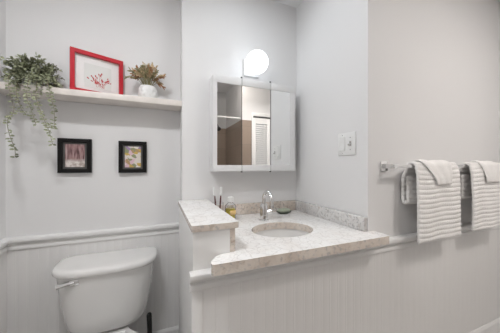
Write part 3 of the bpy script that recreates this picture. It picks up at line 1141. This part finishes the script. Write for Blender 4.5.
def tank_ring(hw_, yb, yf, z, rb_=0.045, nf=22):
    """D-shaped plan: straight back with rounded corners, bowed front"""
    pts = []
    cb_ = 0.045
    for a in range(0, 91, 15):                                  # back right corner
        t = math.radians(a)
        pts.append((TCX + hw_ - rb_ + rb_ * math.cos(t), yb - rb_ + rb_ * math.sin(t), z))
    for a in range(90, 181, 15):
        t = math.radians(a)
        pts.append((TCX - hw_ + rb_ + rb_ * math.cos(t), yb - rb_ + rb_ * math.sin(t), z))
    y0 = yb - rb_ - 0.01
    for k in range(1, nf):
        t = PI + PI * k / nf
        c, s = math.cos(t), math.sin(t)
        e = 0.62
        pts.append((TCX + hw_ * math.copysign(abs(c) ** e, c), y0 - (y0 - yf) * abs(s) ** e, z))
    return pts


toilet = thing('toilet', 'white two-piece toilet with a bowed cistern against the panelled wall', 'toilet', (TCX, 1.0, 0))
tk = bmesh.new()
rings = []
for z, s, yf, in ((0.337, 0.125, 1.275), (0.340, 0.150, 1.258), (0.352, 0.166, 1.246), (0.375, 0.176, 1.238), (0.42, 0.186, 1.232), (0.50, 0.199, 1.224), (0.58, 0.209, 1.218), (0.636, 0.214, 1.215)):
    rings.append(tank_ring(s, YT - 0.018, yf, z))
loft(tk, rings)
tank = obj('tank', tk, M['porcelain'], toilet, smooth=50)
ld = bmesh.new()
rings = []
for z, s, yf in ((0.637, 0.216, 1.213), (0.639, 0.225, 1.204), (0.645, 0.229, 1.200), (0.657, 0.229, 1.200), (0.664, 0.226, 1.204), (0.669, 0.217, 1.214), (0.671, 0.20, 1.232), (0.672, 0.17, 1.262)):
    rings.append(tank_ring(s, YT - 0.012 - max(0, (0.229 - s) * 0.5), yf, z))
loft(ld, rings)
obj('tank_lid', ld, M['porcelain'], toilet, smooth=50)
fl_ = bmesh.new()
hx, hz = TCX - 0.130, 0.616
box(fl_, hx - 0.004, hx + 0.034, 1.219, 1.262, hz - 0.013, hz + 0.014, 0.004)
lever = obj('flush_lever', fl_, M['chrome'], toilet)
fa = bmesh.new()
tube(fa, [(hx + 0.016, 1.224, hz + 0.001), (hx - 0.008, 1.220, hz), (hx - 0.030, 1.222, hz - 0.004), (hx - 0.046, 1.226, hz - 0.007)], [0.010, 0.0085, 0.009, 0.0125], 14)
obj('lever_arm', fa, M['chrome'], lever)


def bowl_ring(s, yb, yf, z, n=36):
    pts = []
    for k in range(n):
        t = 2 * PI * k / n
        c, sn = math.cos(t), math.sin(t)
        ym = yb - (yb - yf) * 0.42
        y = ym + (yb - ym) * (abs(sn) ** 0.7) if sn > 0 else ym - (ym - yf) * abs(sn)
        pts.append((TCX + s * (1 - 0.45 * min(1, max(0, sn) / 0.45) ** 2 * (3 - 2 * min(1, max(0, sn) / 0.45))) * math.copysign(abs(c) ** 0.85, c), y, z))
    return pts


bo = bmesh.new()
loft(bo, [bowl_ring(0.115, 1.30, 0.86, 0.0), bowl_ring(0.110, 1.29, 0.87, 0.03), bowl_ring(0.105, 1.28, 0.89, 0.10), bowl_ring(0.120, 1.30, 0.82, 0.18), bowl_ring(0.158, 1.36, 0.76, 0.26),
          bowl_ring(0.178, 1.39, 0.735, 0.31), bowl_ring(0.180, 1.39, 0.733, 0.334)])
obj('bowl', bo, M['porcelain'], toilet, smooth=50)
st = bmesh.new()
loft(st, [bowl_ring(0.178, 1.19, 0.732, 0.335), bowl_ring(0.182, 1.195, 0.728, 0.339), bowl_ring(0.182, 1.195, 0.728, 0.348), bowl_ring(0.178, 1.19, 0.732, 0.351)])
obj('seat', st, M['white_plastic'], toilet, smooth=50)
sl = bmesh.new()
loft(sl, [bowl_ring(0.176, 1.185, 0.735, 0.352), bowl_ring(0.180, 1.19, 0.730, 0.355), bowl_ring(0.178, 1.188, 0.732, 0.362), bowl_ring(0.15, 1.16, 0.76, 0.366)])
obj('seat_lid', sl, M['white_plastic'], toilet, smooth=50)
for s in (-0.07, 0.07):
    hb = bmesh.new()
    tube(hb, [(TCX + s - 0.02, 1.200, 0.352), (TCX + s + 0.02, 1.200, 0.352)], 0.010, 14)
    obj('hinge', hb, M['white_plastic'], toilet)

# toilet brush
bx_, by_ = -0.046, 1.26
br = thing('toilet_brush', 'black-handled toilet brush in its holder between toilet and half wall', 'toilet brush', (bx_, by_, 0))
hd = bmesh.new()
lathe(hd, [(0, 0), (0.045, 0), (0.047, 0.003), (0.042, 0.12), (0.039, 0.121), (0.042, 0.01), (0, 0.008)], (bx_, by_, 0), 24)
obj('holder', hd, M['brush'], br)
sk = bmesh.new()
tube(sk, [(bx_, by_, 0.07), (bx_ - 0.001, by_, 0.22), (bx_ - 0.002, by_ + 0.002, 0.225), (bx_ - 0.006, by_ + 0.004, 0.372), (bx_ - 0.006, by_ + 0.004, 0.378)], [0.006, 0.006, 0.0115, 0.0125, 0.009], 14)
obj('handle', sk, M['brush'], br)
hh = bmesh.new()
lathe(hh, [(0, 0.015), (0.025, 0.018), (0.033, 0.035), (0.033, 0.07), (0.02, 0.085), (0, 0.088)], (bx_, by_, 0), 18)
obj('bristle_head', hh, M['white_plastic'], br)
